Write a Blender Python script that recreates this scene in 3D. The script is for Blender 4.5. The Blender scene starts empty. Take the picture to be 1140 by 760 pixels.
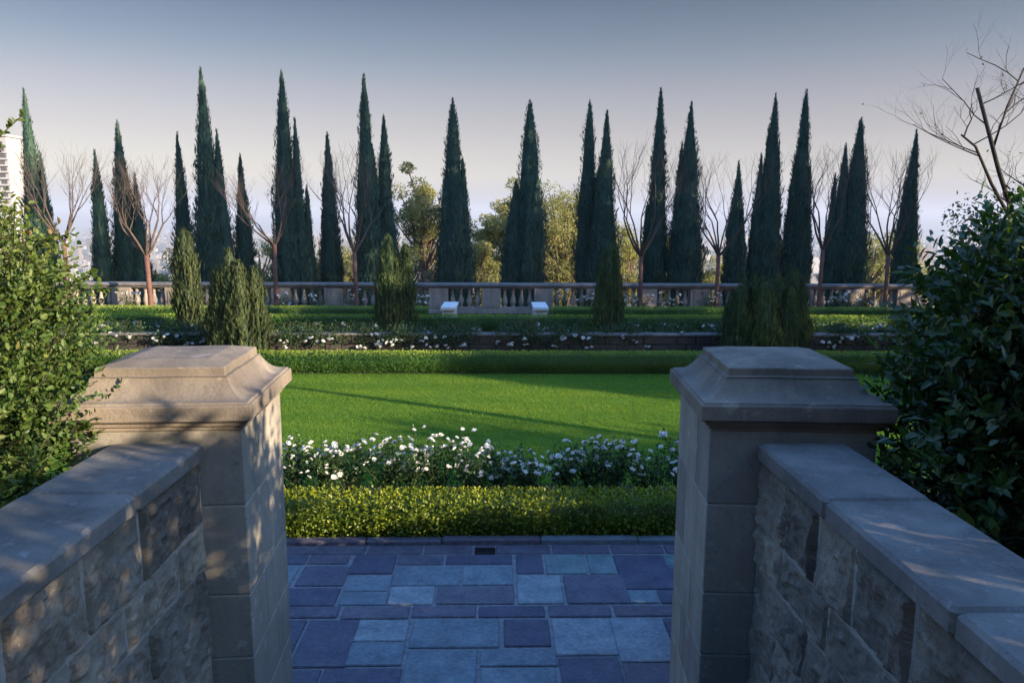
import bpy, bmesh, math, random
import numpy as np
from mathutils import Vector, Matrix, noise as mnoise

# ------------------------------------------------------------------ camera, sky, sun, exposure
scene = bpy.context.scene
COL = scene.collection
EYE = Vector((0.0, 0.0, 2.7))
FPX, CXP, CYP = 830.0, 570.0, 380.0
PITCH, YAW, ROLL = math.radians(9.04), math.radians(-1.04), math.radians(0.25)
CAM_R = (Matrix.Rotation(YAW, 3, 'Z') @ Matrix.Rotation(math.pi / 2 - PITCH, 3, 'X') @ Matrix.Rotation(ROLL, 3, 'Z'))
cam_data = bpy.data.cameras.new('camera')
cam_data.sensor_fit = 'HORIZONTAL'
cam_data.sensor_width = 36.0
cam_data.lens = 36.0 * FPX / 1140.0
cam_data.clip_start = 0.05
cam_data.clip_end = 40000.0
camera = bpy.data.objects.new('camera', cam_data)
COL.objects.link(camera)
camera.matrix_world = Matrix.Translation(EYE) @ CAM_R.to_4x4()
scene.camera = camera

SUN_EL, SUN_AZ = math.radians(15.0), math.radians(120.0)      # azimuth clockwise from +Y (the view direction)
TO_SUN = Vector((math.sin(SUN_AZ) * math.cos(SUN_EL), math.cos(SUN_AZ) * math.cos(SUN_EL), math.sin(SUN_EL)))
world = bpy.data.worlds.new('World')
scene.world = world
world.use_nodes = True
wn, wl = world.node_tree.nodes, world.node_tree.links
wn.clear()
w_out = wn.new('ShaderNodeOutputWorld')
w_bg = wn.new('ShaderNodeBackground')
w_sky = wn.new('ShaderNodeTexSky')
w_sky.sky_type = 'NISHITA'
w_sky.sun_disc = False
w_sky.sun_elevation = SUN_EL
w_sky.sun_rotation = SUN_AZ
w_sky.air_density = 1.3
w_sky.dust_density = 1.5
w_sky.ozone_density = 2.0
w_bg.inputs['Strength'].default_value = 0.105
# a dusty layer low in the air: mauve near the horizon, slate blue higher up
w_tc = wn.new('ShaderNodeTexCoord'); w_sep = wn.new('ShaderNodeSeparateXYZ'); w_ramp = wn.new('ShaderNodeValToRGB'); w_mul = wn.new('ShaderNodeMix')
wl.new(w_tc.outputs['Generated'], w_sep.inputs[0]); wl.new(w_sep.outputs['Z'], w_ramp.inputs[0])
SKY_TINT = [(0.0, (.30, .30, .34)), (.03, (.52, .475, .50)), (.056, (.70, .595, .61)), (.11, (.58, .43, .45)), (.157, (.48, .36, .385)), (.21, (.265, .26, .305)), (.27, (.10, .145, .20)), (.38, (.46, .72, 1.10)), (.60, (.98, 1.48, 2.15)), (1.0, (1.05, 1.58, 2.4))]
while len(w_ramp.color_ramp.elements) < len(SKY_TINT): w_ramp.color_ramp.elements.new(.5)
for _e, (_p, _c) in zip(w_ramp.color_ramp.elements, SKY_TINT):
    _e.position = _p; _e.color = (_c[0], _c[1], _c[2], 1)
w_mul.data_type = 'RGBA'; w_mul.blend_type = 'MULTIPLY'; w_mul.inputs['Factor'].default_value = 1.0
wl.new(w_sky.outputs[0], w_mul.inputs[6]); wl.new(w_ramp.outputs[0], w_mul.inputs[7])
wl.new(w_mul.outputs[2], w_bg.inputs['Color'])
wl.new(w_bg.outputs[0], w_out.inputs['Surface'])

sun_data = bpy.data.lights.new('sun', 'SUN')
sun_data.energy = 5.0
sun_data.angle = math.radians(0.5)
sun_data.color = (1.0, 0.80, 0.55)
sun = bpy.data.objects.new('sun', sun_data)
COL.objects.link(sun)
sun.rotation_euler = (-TO_SUN).to_track_quat('-Z', 'Y').to_euler()
sun.location = (20, -10, 20)

scene.view_settings.view_transform = 'Standard'
scene.view_settings.look = 'None'
scene.view_settings.exposure = 1.4
scene.view_settings.gamma = 1.0
scene.view_settings.use_curve_mapping = False
scene.cycles.max_bounces = 6
scene.cycles.diffuse_bounces = 3
scene.cycles.glossy_bounces = 2
scene.cycles.transmission_bounces = 3
scene.cycles.transparent_max_bounces = 4
scene.cycles.volume_bounces = 0
scene.cycles.sample_clamp_indirect = 6.0


def at(px, py, Y):
    """Point of the garden at depth Y seen in that direction from the eye."""
    d = CAM_R @ Vector(((px - CXP) / FPX, (CYP - py) / FPX, -1.0))
    return EYE + d * (Y / d.y)


# ------------------------------------------------------------------ helpers: tagging and mesh building
def tag(o, label=None, cat=None, group=None, kind=None):
    if label: o['label'] = label
    if cat: o['category'] = cat
    if group: o['group'] = group
    if kind: o['kind'] = kind
    return o


def link(o, parent=None):
    COL.objects.link(o)
    if parent is not None:
        o.parent = parent
    return o


def empty(name, loc, label, cat, group=None):
    o = bpy.data.objects.new(name, None)
    o.empty_display_size = 0.2
    o.location = loc
    link(o)
    return tag(o, label, cat, group)


class MB:
    """Collects simple shapes; build() links them as one mesh object."""
    def __init__(self):
        self.v, self.f, self.r = [], [], []

    def add(self, verts, faces, rnd=0.5):
        n = len(self.v)
        self.v.extend(tuple(p) for p in verts)
        self.f.extend(tuple(i + n for i in f) for f in faces)
        self.r.extend([rnd] * len(verts) if not hasattr(rnd, '__len__') else rnd)
        return self

    def box(self, x0, x1, y0, y1, z0, z1, rnd=0.5):
        p = [(x0, y0, z0), (x1, y0, z0), (x1, y1, z0), (x0, y1, z0), (x0, y0, z1), (x1, y0, z1), (x1, y1, z1), (x0, y1, z1)]
        return self.add(p, [(0, 3, 2, 1), (4, 5, 6, 7), (0, 1, 5, 4), (1, 2, 6, 5), (2, 3, 7, 6), (3, 0, 4, 7)], rnd)

    def cbox(self, x0, x1, y0, y1, z0, z1, c, rnd=0.5):
        """box with chamfered edges"""
        c = min(c, (x1 - x0) * .45, (y1 - y0) * .45, (z1 - z0) * .45)
        pr = [(z0, c), (z0 + c, 0), (z1 - c, 0), (z1, c)]
        vs, fs = [], []
        for z, i in pr:
            a, b, d, e = x0 + i, x1 - i, y0 + i, y1 - i
            vs += [(a + c, d, z), (b - c, d, z), (b, d + c, z), (b, e - c, z), (b - c, e, z), (a + c, e, z), (a, e - c, z), (a, d + c, z)]
        for k in range(3):
            for j in range(8):
                fs.append((k * 8 + j, k * 8 + (j + 1) % 8, k * 8 + 8 + (j + 1) % 8, k * 8 + 8 + j))
        fs.append(tuple(range(7, -1, -1)))
        fs.append(tuple(range(24, 32)))
        return self.add(vs, fs, rnd)

    def tube(self, path, radii, n=6, rnd=0.5, cap=True):
        path = [Vector(p) for p in path]
        vs, fs = [], []
        up = Vector((0.31, 0.17, 0.93))
        for i, p in enumerate(path):
            d = (path[min(i + 1, len(path) - 1)] - path[max(i - 1, 0)]).normalized()
            a = d.cross(up)
            if a.length < 1e-3: a = d.cross(Vector((1, 0, 0)))
            a.normalize(); b = d.cross(a)
            for k in range(n):
                t = 2 * math.pi * k / n
                vs.append(p + (a * math.cos(t) + b * math.sin(t)) * radii[i])
        for i in range(len(path) - 1):
            for k in range(n):
                fs.append((i * n + k, i * n + (k + 1) % n, (i + 1) * n + (k + 1) % n, (i + 1) * n + k))
        if cap:
            fs.append(tuple(range(n - 1, -1, -1)))
            fs.append(tuple((len(path) - 1) * n + k for k in range(n)))
        return self.add(vs, fs, rnd)

    def lathe(self, prof, c=(0, 0, 0), n=12, rnd=0.5):
        vs, fs = [], []
        for r, z in prof:
            for k in range(n):
                t = 2 * math.pi * k / n
                vs.append((c[0] + r * math.cos(t), c[1] + r * math.sin(t), c[2] + z))
        for i in range(len(prof) - 1):
            for k in range(n):
                fs.append((i * n + k, i * n + (k + 1) % n, (i + 1) * n + (k + 1) % n, (i + 1) * n + k))
        fs.append(tuple(range(n - 1, -1, -1)))
        fs.append(tuple((len(prof) - 1) * n + k for k in range(n)))
        return self.add(vs, fs, rnd)

    def loft_square(self, prof, cx, cy, rnd=0.5, seg=10):
        """stack of square rings (half width, z), each side subdivided so that stone can be slightly worn"""
        vs, fs = [], []
        for h, z in prof:
            for s in range(4):
                for k in range(seg):
                    t = -1 + 2 * k / seg
                    x, y = [(t, -1), (1, t), (-t, 1), (-1, -t)][s]
                    vs.append((cx + x * h, cy + y * h, z))
        n = 4 * seg
        for i in range(len(prof) - 1):
            for k in range(n):
                fs.append((i * n + k, i * n + (k + 1) % n, (i + 1) * n + (k + 1) % n, (i + 1) * n + k))
        fs.append(tuple(range(n - 1, -1, -1)))
        fs.append(tuple((len(prof) - 1) * n + k for k in range(n)))
        return self.add(vs, fs, rnd)

    def build(self, name, mat, parent=None, smooth=False):
        me = bpy.data.meshes.new(name)
        me.from_pydata(self.v, [], self.f)
        a = me.attributes.new('rnd', 'FLOAT', 'POINT')
        a.data.foreach_set('value', np.array(self.r, dtype=np.float32))
        if smooth:
            me.polygons.foreach_set('use_smooth', [True] * len(me.polygons))
        me.materials.append(mat)
        me.update()
        o = bpy.data.objects.new(name, me)
        return link(o, parent)


def np_mesh(name, V, F, rnd, mat, parent=None, smooth=False):
    me = bpy.data.meshes.new(name)
    nv, nf = len(V), len(F)
    k = F.shape[1]
    me.vertices.add(nv)
    me.vertices.foreach_set('co', V.astype(np.float32).ravel())
    me.loops.add(nf * k)
    me.loops.foreach_set('vertex_index', F.astype(np.int32).ravel())
    me.polygons.add(nf)
    me.polygons.foreach_set('loop_start', np.arange(0, nf * k, k, dtype=np.int32))
    if smooth:
        me.polygons.foreach_set('use_smooth', np.ones(nf, dtype=bool))
    a = me.attributes.new('rnd', 'FLOAT', 'POINT')
    a.data.foreach_set('value', rnd.astype(np.float32))
    me.materials.append(mat)
    me.update(calc_edges=True)
    me.validate()
    o = bpy.data.objects.new(name, me)
    return link(o, parent)


def nrm(a):
    return a / np.maximum(np.linalg.norm(a, axis=1, keepdims=True), 1e-9)


class Leaves:
    """Collects many leaf blades as numpy arrays."""
    def __init__(self, fold=0.0, six=False):
        self.V, self.F, self.R, self.n, self.fold, self.six = [], [], [], 0, fold, six

    def add(self, C, D, N, L, W, R):
        C = np.asarray(C, float); n = len(C)
        if n == 0: return
        D = nrm(np.asarray(D, float)); S = nrm(np.cross(D, np.asarray(N, float))); N = nrm(np.cross(S, D))
        L = np.broadcast_to(L, n)[:, None]; W = np.broadcast_to(W, n)[:, None]; R = np.broadcast_to(R, n)
        if self.six:
            up = N * W * self.fold
            P = [C, C + D * L * .33 + S * W * .5 + up, C + D * L * .72 + S * W * .38 + up * .8,
                 C + D * L - N * L * .10, C + D * L * .72 - S * W * .38 + up * .8, C + D * L * .33 - S * W * .5 + up]
            f = np.array([[0, 1, 2, 3], [0, 3, 4, 5]]); k = 6
        else:
            P = [C, C + D * L * .45 + S * W * .5 + N * W * self.fold, C + D * L, C + D * L * .45 - S * W * .5 + N * W * self.fold]
            f = np.array([[0, 1, 2, 3]]); k = 4
        V = np.stack(P, 1).reshape(-1, 3)
        F = (f[None] + (np.arange(n) * k)[:, None, None] + self.n).reshape(-1, 4)
        self.V.append(V); self.F.append(F); self.R.append(np.repeat(R, k)); self.n += len(V)

    def solid(self, V, F, R):
        V = np.asarray(V, float)
        self.V.append(V); self.F.append(np.asarray(F) + self.n); self.R.append(np.broadcast_to(R, len(V))); self.n += len(V)

    def build(self, name, mat, parent=None):
        return np_mesh(name, np.concatenate(self.V), np.concatenate(self.F), np.concatenate(self.R), mat, parent)


def lump(P, s, seed):
    """cheap smooth pseudo-noise, about -1..1"""
    x, y, z = P[:, 0] * s, P[:, 1] * s, P[:, 2] * s
    a = seed * 1.7
    return (np.sin(x * 1.3 + a + np.sin(y * 1.7 + a)) + np.sin(y * 1.1 + 2 * a + np.sin(z * 1.9)) + np.sin(z * 1.5 + 3 * a + np.sin(x * 1.6 - a))) / 3


# ------------------------------------------------------------------ materials
class NT:
    def __init__(self, name):
        self.m = bpy.data.materials.new(name)
        self.m.use_nodes = True
        self.t = self.m.node_tree
        self.t.nodes.clear()
        self.out = self.n('ShaderNodeOutputMaterial')

    def n(self, ty, **kw):
        o = self.t.nodes.new(ty)
        for k, v in kw.items():
            if k.startswith('i_'):
                o.inputs[k[2:].replace('_', ' ')].default_value = v
            else:
                setattr(o, k, v)
        return o

    def l(self, a, b):
        self.t.links.new(a, b)

    def ramp(self, fac, stops):
        r = self.n('ShaderNodeValToRGB')
        e = r.color_ramp.elements
        while len(e) < len(stops): e.new(0.5)
        for k, (p, c) in enumerate(stops):
            e[k].position = p
            e[k].color = (c[0], c[1], c[2], 1)
        self.l(fac, r.inputs[0])
        return r.outputs[0]

    def noise(self, scale, detail=4, rough=.6, vec=None):
        o = self.n('ShaderNodeTexNoise')
        o.inputs['Scale'].default_value = scale
        o.inputs['Detail'].default_value = detail
        o.inputs['Roughness'].default_value = rough
        if vec is not None: self.l(vec, o.inputs['Vector'])
        return o.outputs['Fac']

    def mix(self, fac, a, b, blend='MIX'):
        o = self.n('ShaderNodeMix', data_type='RGBA', blend_type=blend)
        for s, v in ((o.inputs['Factor'], fac), (o.inputs[6], a), (o.inputs[7], b)):
            if isinstance(v, (int, float)): s.default_value = v
            elif isinstance(v, tuple): s.default_value = (v[0], v[1], v[2], 1)
            else: self.l(v, s)
        return o.outputs[2]

    def math(self, op, a, b=0.0):
        o = self.n('ShaderNodeMath', operation=op)
        for s, v in ((o.inputs[0], a), (o.inputs[1], b)):
            if isinstance(v, (int, float)): s.default_value = v
            else: self.l(v, s)
        return o.outputs[0]

    def bump(self, h, strength, dist):
        o = self.n('ShaderNodeBump')
        o.inputs['Strength'].default_value = strength
        o.inputs['Distance'].default_value = dist
        self.l(h, o.inputs['Height'])
        return o.outputs[0]


def foliage(name, stops, trans=0.35, rough=0.5, spec=0.35, big=2.0):
    t = NT(name)
    a = t.n('ShaderNodeAttribute', attribute_name='rnd').outputs['Fac']
    pos = t.n('ShaderNodeNewGeometry').outputs['Position']
    big_n = t.noise(big, 2, .5, pos)
    f = t.math('ADD', t.math('MULTIPLY', a, .75), t.math('MULTIPLY', t.math('SUBTRACT', big_n, .5), .7))
    f = t.math('ADD', f, .12)
    c = t.ramp(f, stops)
    p = t.n('ShaderNodeBsdfPrincipled')
    t.l(c, p.inputs['Base Color'])
    p.inputs['Roughness'].default_value = rough
    p.inputs['Specular IOR Level'].default_value = spec
    tr = t.n('ShaderNodeBsdfTranslucent')
    tc = t.mix(1.0, c, (1.1, 1.25, .5), 'MULTIPLY')
    t.l(tc, tr.inputs['Color'])
    m = t.n('ShaderNodeMixShader')
    m.inputs[0].default_value = trans
    t.l(p.outputs[0], m.inputs[1]); t.l(tr.outputs[0], m.inputs[2])
    t.l(m.outputs[0], t.out.inputs['Surface'])
    return t.m


def stone(name, c1, c2, dark, scale=6.0, stain=0.6, bump=0.25, rough=.85, per=0.0):
    t = NT(name)
    pos = t.n('ShaderNodeNewGeometry').outputs['Position']
    n1 = t.noise(scale, 6, .65, pos)
    n2 = t.noise(scale * .22, 5, .6, pos)
    n3 = t.noise(scale * 14, 4, .7, pos)
    c = t.ramp(n1, [(.3, c1), (.7, c2)])
    st = t.ramp(t.math('ADD', t.math('MULTIPLY', n2, .7), t.math('MULTIPLY', t.noise(scale * .7, 5, .65, pos), .3)), [(.43, (0, 0, 0)), (.60, (1, 1, 1))])
    c = t.mix(t.math('MULTIPLY', st, stain), c, dark)
    speck = t.ramp(n3, [(.28, (.45, .44, .43)), (.40, (.95, .95, .95)), (.62, (1.05, 1.05, 1.05)), (.75, (1.3, 1.3, 1.26))])
    vn = t.n('ShaderNodeMapping'); vn.inputs['Scale'].default_value = (7, 7, .9); t.l(pos, vn.inputs['Vector'])
    streak = t.ramp(t.noise(1.0, 5, .6, vn.outputs[0]), [(.35, (.72, .71, .70)), (.55, (1, 1, 1)), (.75, (1.08, 1.07, 1.05))])
    c = t.mix(.75, c, streak, 'MULTIPLY')
    c = t.mix(.8, c, speck, 'MULTIPLY')
    lich = t.ramp(t.noise(scale * 2.3, 5, .7, pos), [(.60, (0, 0, 0)), (.68, (1, 1, 1))])
    c = t.mix(t.math('MULTIPLY', lich, .38), c, tuple(min(1, v * 1.45 + .02) for v in c1))
    if per:
        a = t.n('ShaderNodeAttribute', attribute_name='rnd').outputs['Fac']
        tone = t.ramp(a, [(0, (1 - per, 1 - per * 1.0, 1 - per * .95)), (.5, (1, 1, 1)), (1, (1 + per * .7, 1 + per * .6, 1 + per * .45))])
        c = t.mix(1.0, c, tone, 'MULTIPLY')
    p = t.n('ShaderNodeBsdfPrincipled')
    t.l(c, p.inputs['Base Color'])
    p.inputs['Roughness'].default_value = rough
    p.inputs['Specular IOR Level'].default_value = .25
    h = t.math('ADD', t.math('MULTIPLY', n1, .5), t.math('MULTIPLY', n3, .5))
    t.l(t.bump(h, bump, .02), p.inputs['Normal'])
    t.l(p.outputs[0], t.out.inputs['Surface'])
    return t.m


def plain(name, c, rough=.7, var=.25, scale=8.0, bump=.1, spec=.3):
    t = NT(name)
    pos = t.n('ShaderNodeNewGeometry').outputs['Position']
    n1 = t.noise(scale, 5, .6, pos)
    lo = tuple(x * (1 - var) for x in c); hi = tuple(min(1, x * (1 + var)) for x in c)
    col = t.ramp(n1, [(.3, lo), (.7, hi)])
    p = t.n('ShaderNodeBsdfPrincipled')
    t.l(col, p.inputs['Base Color'])
    p.inputs['Roughness'].default_value = rough
    p.inputs['Specular IOR Level'].default_value = spec
    t.l(t.bump(t.noise(scale * 6, 4, .6, pos), bump, .02), p.inputs['Normal'])
    t.l(p.outputs[0], t.out.inputs['Surface'])
    return t.m


M = {}
M['cap'] = stone('weathered_limestone_cap', (.32, .265, .21), (.24, .205, .165), (.115, .10, .088), 5, .75, .3)
M['ashlar'] = stone('ashlar_limestone', (.36, .33, .285), (.28, .26, .225), (.165, .15, .135), 4, .5, .2, per=.22)
M['grout'] = plain('grey_paving_grout', (.20, .205, .22), .9, .3, 20, .3)
M['mortar'] = plain('pale_mortar', (.33, .31, .28), .9, .15, 20, .3)
M['rubble'] = stone('rough_wall_stone', (.34, .295, .23), (.23, .20, .165), (.12, .105, .09), 7, .75, .55, per=.35)
M['coping'] = stone('coping_stone', (.25, .235, .22), (.19, .18, .17), (.10, .097, .092), 6, .75, .3, per=.12)
M['balustrade'] = stone('balustrade_stone', (.40, .34, .29), (.31, .27, .235), (.20, .175, .155), 3, .6, .15)
M['rail'] = stone('dark_rail_stone', (.24, .23, .225), (.18, .175, .17), (.12, .115, .11), 3, .5, .15)
M['lowwall'] = stone('terrace_wall_stone', (.10, .082, .07), (.07, .06, .053), (.035, .032, .028), 4, .7, .3)
M['bench'] = plain('white_cast_stone', (.74, .74, .73), .7, .08, 6, .1)
M['bark'] = plain('grey_brown_bark', (.12, .09, .07), .9, .35, 14, .5)
M['redbark'] = plain('reddish_smooth_bark', (.15, .075, .058), .75, .35, 9, .3)
M['twig'] = plain('tan_twig_bark', (.10, .075, .065), .8, .3, 12, .2)
M['darkbark'] = plain('dark_twig_bark', (.035, .03, .028), .85, .3, 12, .3)
M['stem'] = plain('green_brown_stem', (.045, .055, .025), .8, .3, 14, .2)
M['soil'] = plain('dark_garden_soil', (.045, .034, .026), .95, .4, 25, .8)
M['iron'] = plain('dark_iron', (.02, .018, .018), .6, .3, 20, .1, .5)
M['drainpit'] = plain('drain_pit_dark', (.008, .007, .007), .9, .2, 20, .1, .1)

M['box'] = foliage('box_leaf', [(0, (.04, .08, .010)), (.5, (.14, .19, .014)), (1, (.30, .31, .02))], .3, .45, .4, 3)
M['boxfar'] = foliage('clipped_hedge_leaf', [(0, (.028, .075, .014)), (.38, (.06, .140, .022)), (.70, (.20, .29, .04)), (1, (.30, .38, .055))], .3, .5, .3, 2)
M['cypress'] = foliage('cypress_spray', [(0, (.026, .060, .050)), (.45, (.050, .105, .080)), (1, (.12, .17, .105))], .1, .65, .2, 1.2)
M['juniper'] = foliage('juniper_spray', [(0, (.026, .045, .024)), (.5, (.052, .074, .033)), (1, (.11, .12, .045))], .15, .6, .2, 3)
M['yew'] = foliage('yew_spray', [(0, (.030, .058, .030)), (.5, (.062, .100, .044)), (1, (.15, .18, .055))], .15, .6, .2, 3)
M['eucalyptus'] = foliage('eucalyptus_leaf', [(0, (.12, .14, .075)), (.5, (.25, .245, .105)), (1, (.42, .36, .14))], .42, .5, .3, .5)
M['shrub'] = foliage('shrub_leaf', [(0, (.026, .06, .014)), (.4, (.07, .125, .024)), (.8, (.15, .185, .04)), (1, (.22, .13, .06))], .3, .48, .35, 3)
M['glossy'] = foliage('glossy_shrub_leaf', [(0, (.020, .046, .016)), (.5, (.042, .090, .024)), (1, (.15, .19, .035))], .25, .3, .5, 3)
M['shade'] = foliage('broadleaf', [(0, (.03, .06, .02)), (.5, (.05, .09, .025)), (1, (.08, .11, .03))], .2, .5, .3, 1)
M['roseleaf'] = foliage('rose_leaf', [(0, (.020, .050, .016)), (.5, (.038, .085, .026)), (1, (.085, .12, .03))], .3, .4, .4, 4)
M['grass'] = foliage('grass_blade', [(0, (.06, .15, .018)), (.5, (.125, .225, .024)), (1, (.21, .285, .032))], .5, .6, .2, 1.5)


def petal_mat():
    t = NT('white_petal')
    p = t.n('ShaderNodeBsdfPrincipled')
    p.inputs['Base Color'].default_value = (.82, .82, .80, 1)
    p.inputs['Roughness'].default_value = .6
    tr = t.n('ShaderNodeBsdfTranslucent')
    tr.inputs['Color'].default_value = (.8, .8, .74, 1)
    m = t.n('ShaderNodeMixShader'); m.inputs[0].default_value = .3
    t.l(p.outputs[0], m.inputs[1]); t.l(tr.outputs[0], m.inputs[2]); t.l(m.outputs[0], t.out.inputs['Surface'])
    return t.m


M['petal'] = petal_mat()


def lawn_mat():
    t = NT('mown_lawn')
    pos = t.n('ShaderNodeNewGeometry').outputs['Position']
    mp = t.n('ShaderNodeMapping'); mp.inputs['Scale'].default_value = (.5, 1.6, 1)
    t.l(pos, mp.inputs['Vector'])
    a = t.noise(1.2, 4, .6, mp.outputs[0]); b = t.noise(60, 3, .7, pos)
    c = t.ramp(a, [(.3, (.07, .17, .018)), (.7, (.14, .245, .028))])
    c = t.mix(.55, c, t.ramp(b, [(.25, (.45, .5, .4)), (.7, (1.25, 1.2, 1.1))]), 'MULTIPLY')
    p = t.n('ShaderNodeBsdfPrincipled'); t.l(c, p.inputs['Base Color'])
    p.inputs['Roughness'].default_value = .9; p.inputs['Specular IOR Level'].default_value = .15
    t.l(t.bump(b, .6, .03), p.inputs['Normal'])
    t.l(p.outputs[0], t.out.inputs['Surface'])
    return t.m


def paver_mat():
    t = NT('bluestone_paving')
    pos = t.n('ShaderNodeNewGeometry').outputs['Position']
    a = t.n('ShaderNodeAttribute', attribute_name='rnd').outputs['Fac']
    base = t.ramp(a, [(0.0, (.070, .074, .120)), (.2, (.098, .100, .142)), (.4, (.118, .099, .130)),
                      (.6, (.14, .195, .235)), (.8, (.23, .28, .315)), (1, (.11, .19, .20))])
    n1 = t.noise(5, 7, .7, pos); n2 = t.noise(40, 4, .6, pos)
    c = t.mix(.75, base, t.ramp(n1, [(.28, (.45, .48, .55)), (.5, (1, 1, 1)), (.74, (1.6, 1.52, 1.4))]), 'MULTIPLY')
    hue = t.ramp(t.noise(2.1, 6, .7, pos), [(.40, (0, 0, 0)), (.66, (1, 1, 1))])
    c = t.mix(t.math('MULTIPLY', hue, .24), c, (.13, .115, .115))
    c = t.mix(.55, c, t.ramp(n2, [(.3, (.6, .6, .6)), (.7, (1.2, 1.2, 1.2))]), 'MULTIPLY')
    p = t.n('ShaderNodeBsdfPrincipled'); t.l(c, p.inputs['Base Color'])
    p.inputs['Roughness'].default_value = .62; p.inputs['Specular IOR Level'].default_value = .35
    h = t.math('ADD', n1, t.math('MULTIPLY', n2, .3))
    t.l(t.bump(h, .6, .03), p.inputs['Normal'])
    t.l(p.outputs[0], t.out.inputs['Surface'])
    return t.m


def terrain_mat():
    t = NT('hillside_scrub')
    pos = t.n('ShaderNodeNewGeometry').outputs['Position']
    a = t.noise(.15, 6, .65, pos); b = t.noise(.004, 4, .6, pos)
    c = t.ramp(a, [(.35, (.03, .042, .018)), (.55, (.07, .075, .035)), (.75, (.13, .115, .07))])
    c = t.mix(t.math('MULTIPLY', b, .6), c, (.16, .15, .13))
    p = t.n('ShaderNodeBsdfPrincipled'); t.l(c, p.inputs['Base Color'])
    p.inputs['Roughness'].default_value = .95
    t.l(p.outputs[0], t.out.inputs['Surface'])
    return t.m


def city_mat():
    t = NT('city_buildings')
    a = t.n('ShaderNodeAttribute', attribute_name='rnd').outputs['Fac']
    c = t.ramp(a, [(0, (.12, .11, .10)), (.35, (.24, .22, .20)), (.6, (.36, .35, .34)), (.85, (.48, .47, .46)), (1, (.18, .11, .08))])
    p = t.n('ShaderNodeBsdfPrincipled'); t.l(c, p.inputs['Base Color'])
    p.inputs['Roughness'].default_value = .8
    t.l(p.outputs[0], t.out.inputs['Surface'])
    return t.m


M['lawn'] = lawn_mat(); M['paver'] = paver_mat(); M['terrain'] = terrain_mat(); M['city'] = city_mat()
M['tower'] = plain('pale_tower_concrete', (.42, .42, .43), .8, .08, .5, .05)
M['window'] = plain('dark_window_glass', (.10, .10, .105), .2, .3, .3, .02, .6)

# ------------------------------------------------------------------ the setting: terrain, lawn, beds, paving
def smooth01(t):
    t = min(1.0, max(0.0, t)); return t * t * (3 - 2 * t)


def ground_z(x, y):
    if y < 14.56: return -0.04
    if y < 20.7: return 0.26
    z = 0.26 - 1.5 * smooth01((y - 20.7) / 12.0)
    z -= 95.0 * smooth01((y - 26.0) / 420.0)
    if y > 6500:
        h = mnoise.noise(Vector((x * .00035, y * .00035, 3.0))) * .6 + mnoise.noise(Vector((x * .0012, y * .0012, 7.0))) * .3
        z += smooth01((y - 6500) / 3800.0) * (190 + 170 * h)
    elif y > 30:
        z += mnoise.noise(Vector((x * .03, y * .03, 1.0))) * min(3.0, (y - 30) * .05)
    return z


ys = [-60, -20, -5, 0, 5, 10, 14.55, 14.57, 20.69, 20.71] + [20.7 + 3 * k for k in range(1, 11)] + \
     [55 + 12 * k for k in range(12)] + [220 + 40 * k for k in range(10)] + [700, 900, 1200, 1600, 2100, 2800, 3600, 4600, 5600, 6500] + \
     [6500 + 230 * k for k in range(1, 22)]
us = np.linspace(-1, 1, 81)
tv, tf = [], []
for y in ys:
    half = 60 + max(0, y - 20) * 1.15
    for u in us:
        x = u * half
        tv.append((x, y, ground_z(x, y)))
nu = len(us)
for j in range(len(ys) - 1):
    for i in range(nu - 1):
        tf.append((j * nu + i, j * nu + i + 1, (j + 1) * nu + i + 1, (j + 1) * nu + i))
mb = MB(); mb.add(tv, tf)
tag(mb.build('terrain', M['terrain'], smooth=True), 'scrubby hillside falling to a plain with low hills beyond', 'terrain', kind='structure')


def sheet(name, x0, x1, y0, y1, z, mat, label, cat, nx=1, ny=1, amp=0.0):
    b = MB(); vs, fs = [], []
    for j in range(ny + 1):
        for i in range(nx + 1):
            x = x0 + (x1 - x0) * i / nx; y = y0 + (y1 - y0) * j / ny
            vs.append((x, y, z + (mnoise.noise(Vector((x * 2.3, y * 2.3, 0))) * amp if amp else 0)))
    for j in range(ny):
        for i in range(nx):
            a = j * (nx + 1) + i
            fs.append((a, a + 1, a + nx + 2, a + nx + 1))
    b.add(vs, fs)
    return tag(b.build(name, mat, smooth=True), label, cat, kind='structure')


sheet('lawn', -28, 28, 7.42, 13.2, 0.0, M['lawn'], 'smooth mown green lawn between two clipped hedges', 'lawn')
sheet('flower_bed', -16, 16, 6.12, 7.42, 0.004, M['soil'], 'dark soil bed holding the front hedge and white roses', 'flower bed', 120, 8, .02)
sheet('hedge_bed', -28, 28, 13.2, 14.5, 0.004, M['soil'], 'dark soil bed in front of the low terrace wall', 'flower bed', 120, 8, .02)
sheet('upper_bed', -28, 28, 14.7, 20.6, 0.30, M['soil'], 'soil of the upper terrace below the balustrade', 'flower bed', 120, 24, .02)

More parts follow.
